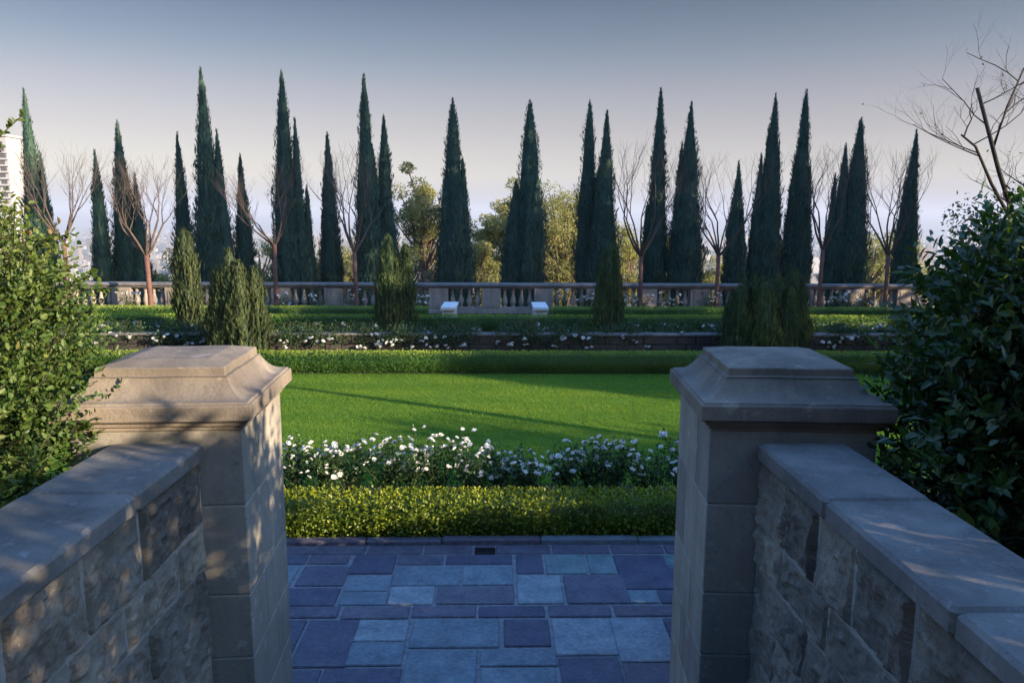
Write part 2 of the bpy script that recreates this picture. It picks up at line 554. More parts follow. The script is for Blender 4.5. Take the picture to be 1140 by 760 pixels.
# paving: every flagstone is a block in one mesh, laid in courses
rng = random.Random(11)
TONE = {'d': .03, 'm': .22, 'p': .40, 'b': .60, 'l': .79, 't': .97}
PAV = [(-1.83,-1.1,5.79,5.96,'m'),(-1.09,-0.63,5.79,5.96,'m'),(-0.62,-0.21,5.79,5.96,'m'),(-0.02,0.44,5.79,5.96,'m'),(0.45,0.93,5.79,5.96,'m'),(0.94,1.38,5.79,5.96,'m'),(1.39,1.66,5.79,5.96,'m'),(-2.03,-1.54,5.61,5.78,'m'),(-1.53,-1.2,5.61,5.78,'m'),(-1.17,-0.82,5.44,5.78,'d'),(-0.82,-0.44,5.6,5.78,'m'),(-0.43,0.12,5.6,5.78,'d'),(0.14,0.36,5.44,5.78,'d'),(0.37,0.7,5.43,5.78,'t'),(0.71,0.94,5.43,5.78,'t'),(0.93,1.35,5.18,5.77,'d'),(1.34,1.51,5.55,5.77,'t'),(1.33,1.52,5.18,5.53,'d'),(-1.88,-1.56,5.25,5.59,'b'),(-1.54,-1.16,5.25,5.59,'d'),(-1.15,-0.81,5.17,5.42,'b'),(-0.81,-0.29,5.25,5.58,'b'),(-0.28,0.12,5.25,5.59,'b'),(-1.83,-1.16,4.96,5.23,'d'),(-1.15,-0.8,4.96,5.16,'b'),(-0.8,-0.46,4.97,5.24,'l'),(-0.45,0.12,4.97,5.24,'p'),(0.14,0.48,4.97,5.41,'l'),(0.49,0.96,4.97,5.41,'m'),(0.95,1.16,4.97,5.17,'b'),(1.17,1.45,4.97,5.17,'d'),(-1.76,-1.11,4.79,4.95,'m'),(-1.09,-0.62,4.78,4.95,'p'),(-0.61,-0.15,4.79,4.95,'m'),(-0.14,0.33,4.79,4.95,'d'),(0.35,0.79,4.79,4.95,'m'),(0.81,1.32,4.79,4.95,'p'),(-1.63,-1.3,4.21,4.77,'d'),(-1.29,-0.93,4.21,4.77,'d'),(-0.97,-0.6,4.5,4.77,'l'),(-0.95,-0.59,4.22,4.49,'b'),(-0.58,0.01,4.42,4.77,'b'),(0.03,0.35,4.43,4.77,'d'),(0.36,0.77,4.32,4.77,'l'),(0.76,1.14,4.25,4.77,'l'),(1.13,1.32,4.25,4.77,'d'),(-1.49,-1.07,3.94,4.2,'d'),(-1.06,-0.58,3.94,4.2,'d'),(-0.58,-0.13,3.94,4.4,'b'),(-0.12,0.37,4.21,4.4,'b'),(-0.11,0.35,3.94,4.2,'b'),(0.37,0.76,3.94,4.31,'d'),(0.76,1.21,3.94,4.24,'m')]
mb = MB()


def flag(x0, x1, y0, y1, c):
    g = .006
    z = rng.uniform(.0, .004)
    j = lambda: rng.uniform(-.004, .004)
    t = min(1, max(0, TONE[c] + rng.uniform(-.05, .05)))
    mb.cbox(x0 + g + j(), x1 - g + j(), y0 + g + j(), y1 - g + j(), -.03, .012 + z, .006, t)


for x0, x1, y0, y1, c in PAV: flag(x0, x1, y0, y1, c)


def fill(xa, xb, ya, yb):
    y = yb
    while y > ya + .05:
        h = min(rng.choice([.17, .3, .35, .45]), y - ya)
        x = xa
        while x < xb - .05:
            w = min(rng.uniform(.35, .75), xb - x)
            if xb - x - w < .15: w = xb - x
            flag(x, x + w, y - h, y, rng.choice('ddmmbblpt'))
            x += w
        y -= h


fill(-9, -1.84, 3.9, 5.96); fill(1.67, 9, 3.9, 5.96); fill(-9, 9, 3.15, 3.93)
flag(-.2, -.02, 5.90, 5.96, 'm')
# cut the strips that would overlap the measured courses
tag(mb.build('terrace_paving', M['paver']), 'blue grey and purple bluestone flagstones laid in courses', 'paving', kind='structure')
sheet('paving_joints', -9, 9, 3.1, 6.13, 0.002, M['grout'], 'pale mortar joints between the flagstones', 'paving')
mb = MB(); x = -9.0
while x < 9:
    w = rng.uniform(.55, .85)
    h = rng.choice([.045, .05, .055])
    mb.cbox(x + .004, x + w - .004, 5.966 + rng.uniform(0, .008), 6.06, -.03, h, .008, rng.choice([.2, .55, .6, .3]))
    x += w
tag(mb.build('kerb', M['paver']), 'thin bluestone edging slabs along the foot of the front hedge', 'kerb', kind='structure')

dr = empty('drain_grate', (-.11, 5.845, 0.0), 'small dark iron drain grate set in the paving at the hedge kerb', 'drain grate')
b = MB(); b.box(-.078, .078, -.045, .045, -.02, .004); b.build('pit', M['drainpit'], dr)
b = MB()
b.box(-.085, .085, -.052, -.044, -.02, .017); b.box(-.085, .085, .044, .052, -.02, .017)
b.box(-.085, -.077, -.0435, .0435, -.02, .017); b.box(.077, .085, -.0435, .0435, -.02, .017)
b.build('frame', M['iron'], dr)
b = MB()
for k in range(7): b.box(-.066 + k * .02, -.058 + k * .02, -.043, .043, .0045, .013)
b.build('grille', M['iron'], dr)

# steps climbing from the paving towards the eye, between the two stair walls
mb = MB()
for k in range(9):
    y1 = 3.1 - .34 * k
    mb.cbox(-1.19, 1.04, y1 - .42, y1, .15 * k + .002, .15 * (k + 1), .012, rng.choice([.2, .55, .6]))
tag(mb.build('steps', M['paver']), 'bluestone steps between the two stair walls', 'steps', kind='structure')

# raised soil banks behind the stair walls, where the shrubs root
for sgn, xa, xb in ((-1, -1.60, -7.0), (1, 1.43, 7.0)):
    mb = MB(); vs, fs = [], []
    X = np.linspace(xa, xb, 25); Yg = np.linspace(-3.0, 4.9, 40)
    for y in Yg:
        for x in X:
            z = 1.30 * (1 - smooth01((y - 2.3) / 2.3)) - .02
            vs.append((x, y, z + mnoise.noise(Vector((x * 2, y * 2, 5))) * .04))
    n = len(X)
    for j in range(len(Yg) - 1):
        for i in range(n - 1):
            f = (j * n + i, j * n + i + 1, (j + 1) * n + i + 1, (j + 1) * n + i)
            fs.append(f if sgn > 0 else f[::-1])
    mb.add(vs, fs)
    tag(mb.build('planting_bank', M['soil'], smooth=True), 'dark soil bank behind the %s stair wall' % ('left' if sgn < 0 else 'right'), 'flower bed', kind='structure')


# ------------------------------------------------------------------ stair walls and piers
def stone_patch(mb, to3, y0, y1, z0, z1, rnd, seed, amp):
    nu_, nv_ = max(4, int((y1 - y0) / .013)), max(4, int((z1 - z0) / .013))
    vs, fs = [], []
    tilt = (rng.uniform(-.012, .006), rng.uniform(-.012, .006))
    cut = rng.uniform(.012, .03)
    for j in range(nv_ + 1):
        for i in range(nu_ + 1):
            u, v = i / nu_, j / nv_
            y = y0 + (y1 - y0) * u; z = z0 + (z1 - z0) * v
            e = min(u * (y1 - y0), (1 - u) * (y1 - y0), v * (z1 - z0), (1 - v) * (z1 - z0))
            edge = min(1.0, e / cut) ** .5
            q = Vector((y * 7 + seed, z * 7, seed * 1.3))
            h = mnoise.noise(q) * .45 + mnoise.noise(q * 2.6) * .32 + mnoise.noise(q * 6.5) * .30
            c4 = mnoise.cell(q * .9 + Vector((mnoise.noise(q * 2), mnoise.noise(q * 2 + Vector((3, 1, 2))), 0)))
            h += (c4 - .5) * .22
            r = 1 - abs(mnoise.noise(q * 1.3 + Vector((9, 4, 2))))
            d = edge * (.010 + amp * (h * .8 + max(0, r - .8) * 1.4) + tilt[0] * (2 * u - 1) + tilt[1] * (2 * v - 1)) - (.02 if e <= 0 else 0)
            jit = 0 if e > 0 else rng.uniform(-.004, .004)
            vs.append(to3(y + jit, z + jit, max(.0015, d + .004) if e > 0 else -.004))
    n = nu_ + 1
    for j in range(nv_):
        for i in range(nu_):
            fs.append((j * n + i, j * n + i + 1, (j + 1) * n + i + 1, (j + 1) * n + i))
    mb.add(vs, fs, rnd)


def stair_wall(sgn, xf, xo, label):
    root = empty('stair_wall', (xf, 0.5, 0), label, 'stone wall')
    loc = Vector((xf, .5, 0))
    ya, yb = -1.6, 2.93
    b = MB()
    b.box(min(0, xo - xf), max(0, xo - xf), ya - .5, yb - .5, 0, 1.742)
    b.build('mortar_core', M['mortar'], root)
    mb = MB()
    zs = [1.742, 1.475, 1.295, 1.10, .90, .72, .50, .27, .02]
    to3 = lambda y, z, d: (-sgn * d, y - .5, z)
    for k in range(len(zs) - 1):
        y = yb
        first = True
        while y > ya + .1:
            w = rng.uniform(.12, .3) if first and k % 2 else rng.uniform(.26, .56)
            first = False
            w = min(w, y - ya)
            stone_patch(mb, to3, y - w + .003, y - .003, zs[k + 1] + .003, zs[k] - .003, rng.random(), rng.uniform(0, 90), .034)
            y -= w
    mb.build('stone_facing', M['rubble'], root)
    joints = [2.925, 2.285, 1.59, .75, -.2, -1.6] if sgn > 0 else [2.925, 2.36, 1.55, .7, -.2, -1.6]
    xi = -sgn * .03
    for k in range(len(joints) - 1):
        b = MB()
        xa, xb = sorted((xi, xo - xf + sgn * .025))
        b.cbox(xa, xb, joints[k + 1] - .5 + .003, joints[k] - .5 - .003, 1.745, 1.82, .012, rng.uniform(.3, .8))
        b.build('coping_slab', M['coping'], root)
    return root


stair_wall(1, 1.085, 1.39, 'rough stone stair wall with flat grey coping beside the glossy dark shrub')
stair_wall(-1, -1.215, -1.53, 'rough stone stair wall with flat coping dappled by sun below the pale green shrub')


def pier(xc, yc, label, turn):
    root = empty('stone_pier', (xc, yc, 0), label, 'stone pier')
    root.rotation_euler.z = turn
    s = .338
    b = MB(); b.box(-s + .005, s - .005, -s + .005, s - .005, 0, 1.868)
    b.build('mortar_core', M['mortar'], root)
    mb = MB()
    zs = [0.0, .29, .58, .865, 1.15, 1.545, 1.866]
    for k in range(6):
        m = [.02, -.12, .10, -.08, .12, -.10][k]
        for y0, y1 in ((-s, m), (m, s)):
            mb.cbox(-s, s, y0 + (.003 if y0 > -s else 0), y1 - (.003 if y1 < s else 0), zs[k] + .003, zs[k + 1] - .003, .004, rng.random())
    mb.build('shaft', M['ashlar'], root)
    pr = [(.332, 1.866), (.346, 1.870), (.346, 1.884), (.360, 1.889), (.363, 1.902), (.378, 1.911), (.380, 1.914), (.387, 1.917), (.387, 1.972), (.384, 1.978), (.376, 1.9795), (.375, 1.985), (.371, 1.988)]
    for k in range(1, 13):
        q = k / 12
        pr.append((.371 - .104 * q, 1.988 + .083 * q ** 2.4))
    pr += [(.272, 2.073), (.259, 2.075), (.256, 2.078), (.256, 2.106), (.252, 2.110), (.165, 2.131), (.08, 2.132)]
    c = MB(); c.loft_square(pr, 0, 0)
    sd = rng.uniform(0, 50)
    c.v = [(x + mnoise.noise(Vector((x * 9 + sd, y * 9, z * 9))) * .003, y + mnoise.noise(Vector((x * 9, y * 9 + sd, z * 9))) * .003,
            z + mnoise.noise(Vector((x * 11, y * 11, z * 5 + sd))) * .0025) for x, y, z in c.v]
    c.build('cap', M['cap'], root)
    return root


pier(-1.40, 3.27, 'sunlit square stone gate pier with moulded cap at the end of the dappled wall', math.radians(3.5))
pier(1.228, 3.27, 'shaded square stone gate pier with moulded cap beside the dark glossy shrub', math.radians(-3.5))

# ------------------------------------------------------------------ low terrace wall, balustrade, benches
tw = empty('terrace_wall', (0, 14.6, 0), 'low dark stone retaining wall with pale coping draped by roses', 'stone wall')
b = MB(); b.box(-24, 24, -.06, .09, -.03, .50); b.build('mortar_core', M['lowwall'], tw)
mb = MB()
for k, (z0, z1) in enumerate(((.0, .17), (.17, .33), (.33, .50))):
    x = -24.0
    while x < 24:
        w = rng.uniform(.3, .7)
        mb.cbox(x + .006, min(24, x + w) - .006, -.10, -.05, z0 + .005, z1 - .005, .012, rng.random())
        x += w
mb.build('stone_facing', M['lowwall'], tw)
x = -24.0
b = MB()
while x < 24:
    b.cbox(x + .003, x + 1.197, -.13, .11, .502, .55, .01, rng.uniform(.3, .8)); x += 1.2
b.build('coping', M['coping'], tw)

bal = empty('balustrade', (-.2, 20, .3), 'long weathered stone balustrade with dark rail along the terrace edge', 'balustrade')
b = MB(); b.cbox(-16.2, 16.2, -.16, .16, -.03, .10, .015); b.cbox(-16.2, 16.2, -.13, .13, .102, .15, .015); b.build('plinth', M['balustrade'], bal)
b = MB(); b.cbox(-16.2, 16.2, -.13, .13, .665, .70, .01); b.cbox(-16.25, 16.25, -.18, .18, .702, .80, .03); b.build('top_rail', M['rail'], bal)
prof = [(.062, .152), (.062, .185), (.045, .19), (.04, .205), (.055, .225), (.075, .27), (.080, .31), (.072, .36), (.052, .43), (.038, .50), (.034, .54), (.045, .56), (.045, .575), (.036, .59), (.05, .615), (.062, .62), (.062, .663)]
bm_ = MB(); bm_.lathe(prof, n=10)
baluster = None
for k in range(-11, 12):
    xp = 1.4 * k
    p = MB()
    p.cbox(xp - .25, xp + .25, -.135, .135, .152, .663, .008)
    po = p.build('pedestal', M['balustrade'], bal)
    fr = MB()
    for x0, x1, z0, z1 in ((xp - .17, xp + .17, .58, .60), (xp - .17, xp + .17, .21, .23), (xp - .17, xp - .15, .2305, .5795), (xp + .15, xp + .17, .2305, .5795)):
        fr.box(x0, x1, -.148, -.1355, z0, z1)
    fr.build('panel_moulding', M['balustrade'], po)
    if k < 11:
        for j in range(4):
            if baluster is None:
                baluster = bm_.build('baluster', M['balustrade'], bal, smooth=True); o = baluster
            else:
                o = baluster.copy(); link(o, bal)
            o.location = (xp + .25 + .9 * (j + .5) / 4, 0, 0)

for sx, lab in ((-1.19, 'white stone bench standing left of the middle pedestal of the balustrade'), (1.0, 'white stone bench standing right of the middle pedestal of the balustrade')):
    t = empty('stone_bench', (sx, 18.1, .3), lab, 'bench', 'white stone benches in front of the balustrade')
    b = MB(); b.cbox(-.18, .18, -.62, .62, .36, .43, .006); b.build('seat', M['bench'], t)
    for ya in (-.52, .38):
        b = MB(); b.cbox(-.15, .15, ya, ya + .14, 0, .359, .012); b.build('leg', M['bench'], t)
    b = MB(); b.box(-.05, .05, -.3795, .3795, .10, .18); b.build('stretcher', M['bench'], t)


# ------------------------------------------------------------------ plants
def rnd_dirs(r, n):
    v = r.normal(size=(n, 3)); return nrm(v)


def box_hedge(name, x0, x1, y0, y1, z0, z1, dens, L, mat, label, seed, wob=.02, jit=.03):
    r = np.random.default_rng(seed)
    lv = Leaves(.15)
    cr = .05 if jit > .03 else .10
    area = [(x1 - x0) * (y1 - y0), (x1 - x0) * (z1 - z0), (x1 - x0) * (z1 - z0) * .6, (y1 - y0) * (z1 - z0), (y1 - y0) * (z1 - z0)]
    for s, a in enumerate(area):
        n = int(a * dens)
        u, v = r.random(n), r.random(n)
        if s == 0: P = np.stack([x0 + u * (x1 - x0), y0 + v * (y1 - y0), np.full(n, z1)], 1); N = np.tile([0, 0, 1.], (n, 1))
        elif s in (1, 2): P = np.stack([x0 + u * (x1 - x0), np.full(n, y0 if s == 1 else y1), z0 + v * (z1 - z0)], 1); N = np.tile([0, -1. if s == 1 else 1., 0], (n, 1))
        else: P = np.stack([np.full(n, x0 if s == 3 else x1), y0 + u * (y1 - y0), z0 + v * (z1 - z0)], 1); N = np.tile([-1. if s == 3 else 1., 0, 0], (n, 1))
        # soften the long edges
        dz = np.clip((z1 - P[:, 2]) / cr, 0, 1); dy = np.clip(np.minimum(P[:, 1] - y0, y1 - P[:, 1]) / cr, 0, 1)
        pull = cr * .42 * (1 - dz) * (1 - dy)
        N = nrm(N + ((1 - dz) * (1 - dy))[:, None] * np.array([0, 0, .8]))
        P[:, 2] -= pull; P[:, 1] += np.where(P[:, 1] < (y0 + y1) / 2, pull, -pull)
        w = lump(P, 3.1, seed) * wob + lump(P, 9.0, seed + 3) * wob * .6
        P += N * (w + r.uniform(-jit, .012, n))[:, None]
        D = nrm(N * .55 + rnd_dirs(r, n) * .8 + np.array([0, 0, .35]))
        Nn = nrm(N * .8 + rnd_dirs(r, n) * .8 + np.array([0, -.1, .3]))
        rv = np.clip((.38 if jit > .03 else .20) + (.3 if jit > .03 else .12) * lump(P, 6.0, seed + 9) + r.normal(0, .22 if jit > .03 else .13, n) + (.42 if jit > .03 else .80) * (1 - np.clip((z1 - .02 - P[:, 2]) / (.05 if jit > .03 else .075), 0, 1)), 0, 1)  # tops paler, fronts darker: skylight on the hedge painted into the leaf tone
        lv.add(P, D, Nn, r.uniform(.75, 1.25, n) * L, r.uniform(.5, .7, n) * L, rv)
    i = .045 + jit * .3
    c = MB(); c.box(x0 + i, x1 - i, y0 + i, y1 - i, z0 - .01, z1 - i)
    lv.solid(np.array(c.v), np.array(c.f), .1)
    o = lv.build(name, mat)
    return tag(o, label, 'hedge')


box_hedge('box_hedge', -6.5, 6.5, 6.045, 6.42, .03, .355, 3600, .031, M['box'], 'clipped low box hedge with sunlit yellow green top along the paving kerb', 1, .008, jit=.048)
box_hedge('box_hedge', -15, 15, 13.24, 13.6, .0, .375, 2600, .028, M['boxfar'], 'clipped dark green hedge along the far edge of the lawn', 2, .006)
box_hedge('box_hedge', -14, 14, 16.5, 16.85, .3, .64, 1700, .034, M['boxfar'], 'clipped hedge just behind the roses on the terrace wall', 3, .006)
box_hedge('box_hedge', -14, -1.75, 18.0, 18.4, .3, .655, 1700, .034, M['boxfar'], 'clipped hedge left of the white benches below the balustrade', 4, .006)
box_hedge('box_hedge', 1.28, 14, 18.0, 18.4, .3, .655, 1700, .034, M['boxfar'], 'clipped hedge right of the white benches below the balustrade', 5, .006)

# mown grass blades on the visible lawn: nobody could count them
r = np.random.default_rng(77)
n = 300000
P = np.stack([r.uniform(-7, 7, n), 7.42 + (13.2 - 7.42) * r.random(n) ** 1.15, np.zeros(n)], 1)
D = nrm(rnd_dirs(r, n) * .8 + np.array([0, 0, 1.0])); D[:, 2] = np.abs(D[:, 2])
lv = Leaves(0.0)
lv.add(P, D, rnd_dirs(r, n), r.uniform(.018, .042, n), r.uniform(.004, .008, n), np.clip(.48 + .28 * lump(P, 1.5, 4) + .22 * lump(P, .55, 8) + .13 * np.sign(np.sin(P[:, 1] * 2 * np.pi / .95)) + r.normal(0, .2, n), 0, 1))
tag(lv.build('lawn_grass', M['grass']), 'short mown grass blades of the lawn', 'grass', kind='stuff')


# ---- cypresses
def cypress(px, py_top, Y, r0, label, seed, name='cypress_tree', mat='cypress', zb=None, spires=(), dens=1.0, cat='cypress', group='tall cypresses beyond the balustrade', belly=.22, spray=1.0, x=None, pw=.74, tuft=.16):
    top = at(px, py_top, Y)
    if x is not None: top.x = x
    if zb is None: zb = ground_z(top.x, Y)
    h = top.z - zb
    r = np.random.default_rng(seed)
    root = empty(name, (top.x, Y, zb), label, cat, group)
    b = MB(); b.tube([(0, 0, -.05), (.02, 0, h * .3), (0, .02, h * .7)], [r0 * .16, r0 * .12, r0 * .05], 7); b.build('trunk', M['bark'], root)
    lv = Leaves(.1)

    def cone(cx, cy, z0, hh, rr, nd, sd):
        def prof(t):
            return rr * np.minimum(1, .55 + t / belly * .45) * np.clip(1 - t, 0, 1) ** pw
        # inner body
        nz, na = 26, 14
        t = np.linspace(.0, .985, nz); a = np.linspace(0, 2 * np.pi, na, endpoint=False)
        T, A = np.meshgrid(t, a, indexing='ij')
        base = np.stack([np.cos(A), np.sin(A), T * hh], -1).reshape(-1, 3)
        RR = (prof(T) * .80).ravel() * (1 + .16 * lump(base, 1.6, sd))
        V = np.stack([cx + base[:, 0] * RR, cy + base[:, 1] * RR, z0 + T.ravel() * hh], 1)
        idx = np.arange(nz * na).reshape(nz, na)
        F = np.stack([idx[:-1], np.roll(idx, -1, 1)[:-1], np.roll(idx, -1, 1)[1:], idx[1:]], -1).reshape(-1, 4)
        lv.solid(V, F, .25)
        n = int(nd * dens)
        t = r.random(n * 2)
        keep = r.random(n * 2) < (prof(t) / rr + .12)
        t = t[keep][:n]; n = len(t)
        ang = r.uniform(0, 2 * np.pi, n)
        U = np.stack([np.cos(ang), np.sin(ang), np.zeros(n)], 1)
        q = np.stack([U[:, 0], U[:, 1], t * hh], 1)
        l1 = lump(q, 1.6, sd); l2 = lump(q * np.array([2.2, 2.2, 1]), 2.6, sd + 5)
        rad = prof(t) * (.88 + .20 * l1 + .17 * l2 + r.uniform(-.14, .12, n) + .22 * (r.random(n) < .04))
        rad = rad * (1 + tuft * np.clip(lump(q * np.array([3.0, 3.0, 1.0]), 5.0, sd + 11), -.45, 1))
        P = U * rad[:, None]; P[:, 0] += cx; P[:, 1] += cy; P[:, 2] = z0 + t * hh
        D = nrm(np.array([0, 0, 1.0]) + U * r.uniform(.05, .5, n)[:, None] + r.normal(0, .14, (n, 3)))
        N = nrm(U + r.normal(0, .45, (n, 3)))
        L = r.uniform(.10, .26, n) * (1 - .45 * t) * spray
        lv.add(P - D * L[:, None] * .3, D, N, L, L * r.uniform(.16, .30, n), np.clip(.45 + .34 * l2 + .12 * l1 + r.normal(0, .22, n), 0, 1))

    cone(0, 0, .05, h - .1, r0, 900 + 5200 * min(1.5, r0 * h / 5), seed)
    for k, (dx, dy, hf, rf) in enumerate(spires):
        cone(dx, dy, .05, h * hf, r0 * rf, 3200 * rf, seed + 31 + k)
    lv.build('crown', M[mat], root)
    return root


CY = [
    # px, py_top, Y, radius, spires, label
    (26, 97, 25.0, .62, ((.35, 0, .7, .7),), 'olive tinted tall cypress next to the pale tower'),
    (105, 166, 24.0, .40, (), 'thin short cypress rising behind the tip of the pale green shrub'),
    (130, 132, 24.5, .58, ((.42, 0, .72, .7),), 'double tipped cypress just left of the red trunked bare tree'),
    (197, 146, 24.5, .45, (), 'slim medium cypress right behind the lit olive green column shrub'),
    (223, 72, 24.0, .66, ((.38, 0, .74, .75),), 'tallest broad blue green cypress, right of the slim medium one'),
    (267, 170, 24.5, .46, (), 'short slim cypress left of the second bare tree'),
    (313, 77, 24.0, .62, ((.35, 0, .80, .62), (.62, .1, .52, .5)), 'very tall cypress with stepped right shoulder behind the second bare tree'),
    (364, 146, 24.5, .45, (), 'narrow cypress standing alone with the city showing on its left'),
    (405, 81, 24.0, .56, ((.2, 0, .7, .8),), 'very tall slim cypress behind the third bare tree'),
    (427, 127, 24.5, .52, (), 'tall cypress touching the right side of a taller slim one, left of the eucalyptus'),
    (504, 108, 24.0, .72, ((.30, 0, .72, .62), (-.2, 0, .6, .7)), 'dense cypress standing above the left white bench'),
    (590, 110, 24.0, .72, ((-.42, 0, .62, .80), (-.62, 0, .45, .5)), 'broad cypress with a low left shoulder above the right white bench'),
    (657, 111, 24.2, .58, (), 'slim cypress left half of the close pair near the middle of the balustrade'),
    (676, 122, 23.6, .64, ((-.22, 0, .72, .6),), 'right half of the close cypress pair, blunter and slightly shorter'),
    (736, 96, 24.4, .52, (), 'very slim needle shaped cypress behind the fourth bare tree'),
    (770, 112, 24.0, .72, ((-.25, 0, .80, .62), (.18, 0, .68, .7)), 'broad bushy cypress just right of the needle shaped one'),
    (823, 178, 24.0, .56, (), 'shortest squat cypress behind the fifth bare tree'),
    (864, 103, 24.0, .64, ((-.35, 0, .72, .75), (-.15, 0, .85, .6)), 'tall cypress with ragged left side above the dark bushy juniper'),
    (898, 98, 24.3, .58, ((-.2, 0, .7, .8),), 'tall smooth cypress just left of the sixth bare tree'),
    (959, 130, 24.0, .68, ((-.42, 0, .86, .62), (-.7, 0, .7, .5)), 'wide double tipped cypress right of the sixth bare tree'),
    (1021, 142, 24.5, .52, ((-.2, 0, .7, .75),), 'last cypress, alone above the dark glossy shrub'),
]
for k, (px, py, Y, r0, sp, lab) in enumerate(CY):
    rs = random.Random(500 + k)
    extra = []
    for j in range(rs.choice([2, 3, 4])):
        a_ = rs.uniform(0, 6.28); q_ = rs.uniform(.38, .78)
        extra.append((math.cos(a_) * r0 * rs.uniform(.45, .8) * (1.25 - q_), math.sin(a_) * r0 * .5, q_, rs.uniform(.35, .55)))
    cypress(px, py, Y, r0, lab, 100 + k, spires=tuple(sp) + tuple(extra), tuft=rs.uniform(.15, .34), pw=rs.uniform(.66, .84), belly=rs.uniform(.16, .30))

# ---- column shrubs on the garden side
JU = [
    (203, 252, 15.7, .30, .3, ((.10, 0, .93, .75), (-.12, .05, .86, .7)), 'juniper', 'slim lit olive green column shrub in the upper rose bed'),
    (254, 274, 13.95, .36, .0, ((.42, .05, .80, .85), (-.20, 0, .80, .9), (.20, -.1, .86, .95)), 'juniper', 'wide two pointed column shrub rising behind the sunlit pier cap'),
    (432, 259, 15.9, .29, .3, ((.34, .05, .86, .85), (-.10, 0, .82, .8), (.16, 0, .72, .8)), 'yew', 'two pointed dark column shrub in front of the balustrade'),
    (679, 268, 15.6, .27, .3, ((.12, 0, .90, .8), (-.10, 0, .85, .8)), 'yew', 'dark slim column shrub before the close cypress pair'),
    (850, 308, 13.95, .42, .0, ((-.30, .1, .93, .7), (.28, .05, .97, .7), (-.05, -.2, .88, .8), (-.52, .05, .80, .6), (.48, -.1, .86, .6), (.14, -.1, .92, .55), (-.16, .0, .99, .5), (.40, .1, .94, .6), (-.42, -.1, .88, .6)), 'yew', 'dark wide bushy column shrub behind the shaded pier cap'),
    (886, 296, 14.05, .26, .0, ((.12, 0, .84, .95), (-.1, 0, .7, 1.0)), 'yew', 'dark tall column shrub close behind the wide bushy one'),
]
for k, (px, py, Y, r0, zb, sp, mt, lab) in enumerate(JU):
    cypress(px, py, Y, r0, lab, 300 + k, 'column_shrub', mt, zb, sp, 1.6, 'shrub', 'column shrubs in the garden beds', .35, .75, pw=.46, tuft=.6)


# ---- bare trees
def bare_tree(px, py_base, py_crotch, py_top, half_px, Y, label, seed, zb=.3, bark='redbark', r0=.052, levels=4, nl=7):
    rr = random.Random(seed)
    base = at(px, py_base, Y); crotch = at(px, py_crotch, Y).z - zb; top = at(px, py_top, Y).z - zb
    half = half_px / FPX * Y
    root = empty('bare_tree', (base.x, Y, zb), label, 'bare tree', 'bare trees in front of the balustrade')
    t = MB()
    lean = rr.uniform(-.04, .04)
    t.tube([(0, 0, -.03), (0, 0, .05), (lean * .5, 0, crotch * .5), (lean, 0, crotch)], [r0 * 1.35, r0 * 1.1, r0 * .95, r0], 9)
    t.build('trunk', M[bark], root, smooth=True)
    br = MB(); tw_ = MB()

    def grow(p, d, L, rad, lev):
        n = 4
        path, rads = [p.copy()], [rad]
        q = p.copy(); dd = d.copy()
        for i in range(n):
            dd = (dd + Vector((rr.uniform(-.14, .14), rr.uniform(-.14, .14), rr.uniform(.0, .17)))).normalized()
            q = q + dd * (L / n)
            path.append(q.copy()); rads.append(rad * (1 - .42 * (i + 1) / n))
        (br if lev < 2 else tw_).tube(path, rads, 6 if lev < 2 else 4, cap=False)
        if lev >= levels or q.z > top: return
        kids = 2 if lev < 1 else rr.choice([2, 2, 3])
        for k in range(kids):
            a = rr.uniform(0, 2 * math.pi)
            s = Vector((math.cos(a), math.sin(a), 0))
            nd = (dd + s * rr.uniform(.35, .75) + Vector((0, 0, .16))).normalized()
            grow(q, nd, L * rr.uniform(.62, .85), rads[-1] * rr.uniform(.68, .85), lev + 1)
        if lev >= 1:
            for k in range(2):
                i = rr.choice([1, 2, 3]); a = rr.uniform(0, 2 * math.pi)
                nd = (dd * .6 + Vector((math.cos(a), math.sin(a), .4)) * .7).normalized()
                grow(path[i], nd, L * .5, rads[i] * .45, max(lev + 1, 3))

    Hc = top - crotch
    for k in range(nl):
        a = 2 * math.pi * (k + rr.uniform(-.3, .3)) / nl
        out = rr.uniform(.45, 1.25) * half / Hc * 1.5
        d = Vector((math.cos(a) * out, math.sin(a) * out, 1)).normalized()
        grow(Vector((lean, 0, crotch - .04)), d, Hc * rr.uniform(.36, .46), r0 * rr.uniform(.5, .62), 0)
    br.build('branches', M[bark if bark == 'darkbark' else 'twig'], root, smooth=True)
    tw_.build('twigs', M['twig' if bark != 'darkbark' else 'darkbark'], root)
    return root


bare_tree(168, 335, 284, 176, 58, 19.1, 'first bare tree with a brick red lit trunk, left of the olive column shrub', 1, r0=.062)
bare_tree(307, 335, 272, 186, 60, 19.2, 'second bare tree with thin red trunk, behind the two pointed sunlit shrub', 2)
bare_tree(397, 336, 280, 174, 52, 19.2, 'third bare tree with slim red trunk, left of the dark two pointed shrub', 3)
bare_tree(713, 338, 285, 168, 60, 19.2, 'fourth bare tree with red trunk, right of the dark slim column shrub', 4)
bare_tree(797, 338, 284, 180, 48, 19.3, 'fifth bare tree, trunk forked low, left of the dark bushy shrub', 5)
bare_tree(911, 338, 278, 172, 48, 19.2, 'sixth bare tree, right of the dark tall column shrub', 6)
bare_tree(985, 338, 284, 176, 42, 19.4, 'bare tree partly hidden by the dark glossy shrub', 7)
bare_tree(78, 338, 270, 172, 45, 19.3, 'bare tree whose twigs show above the pale green shrub', 8)


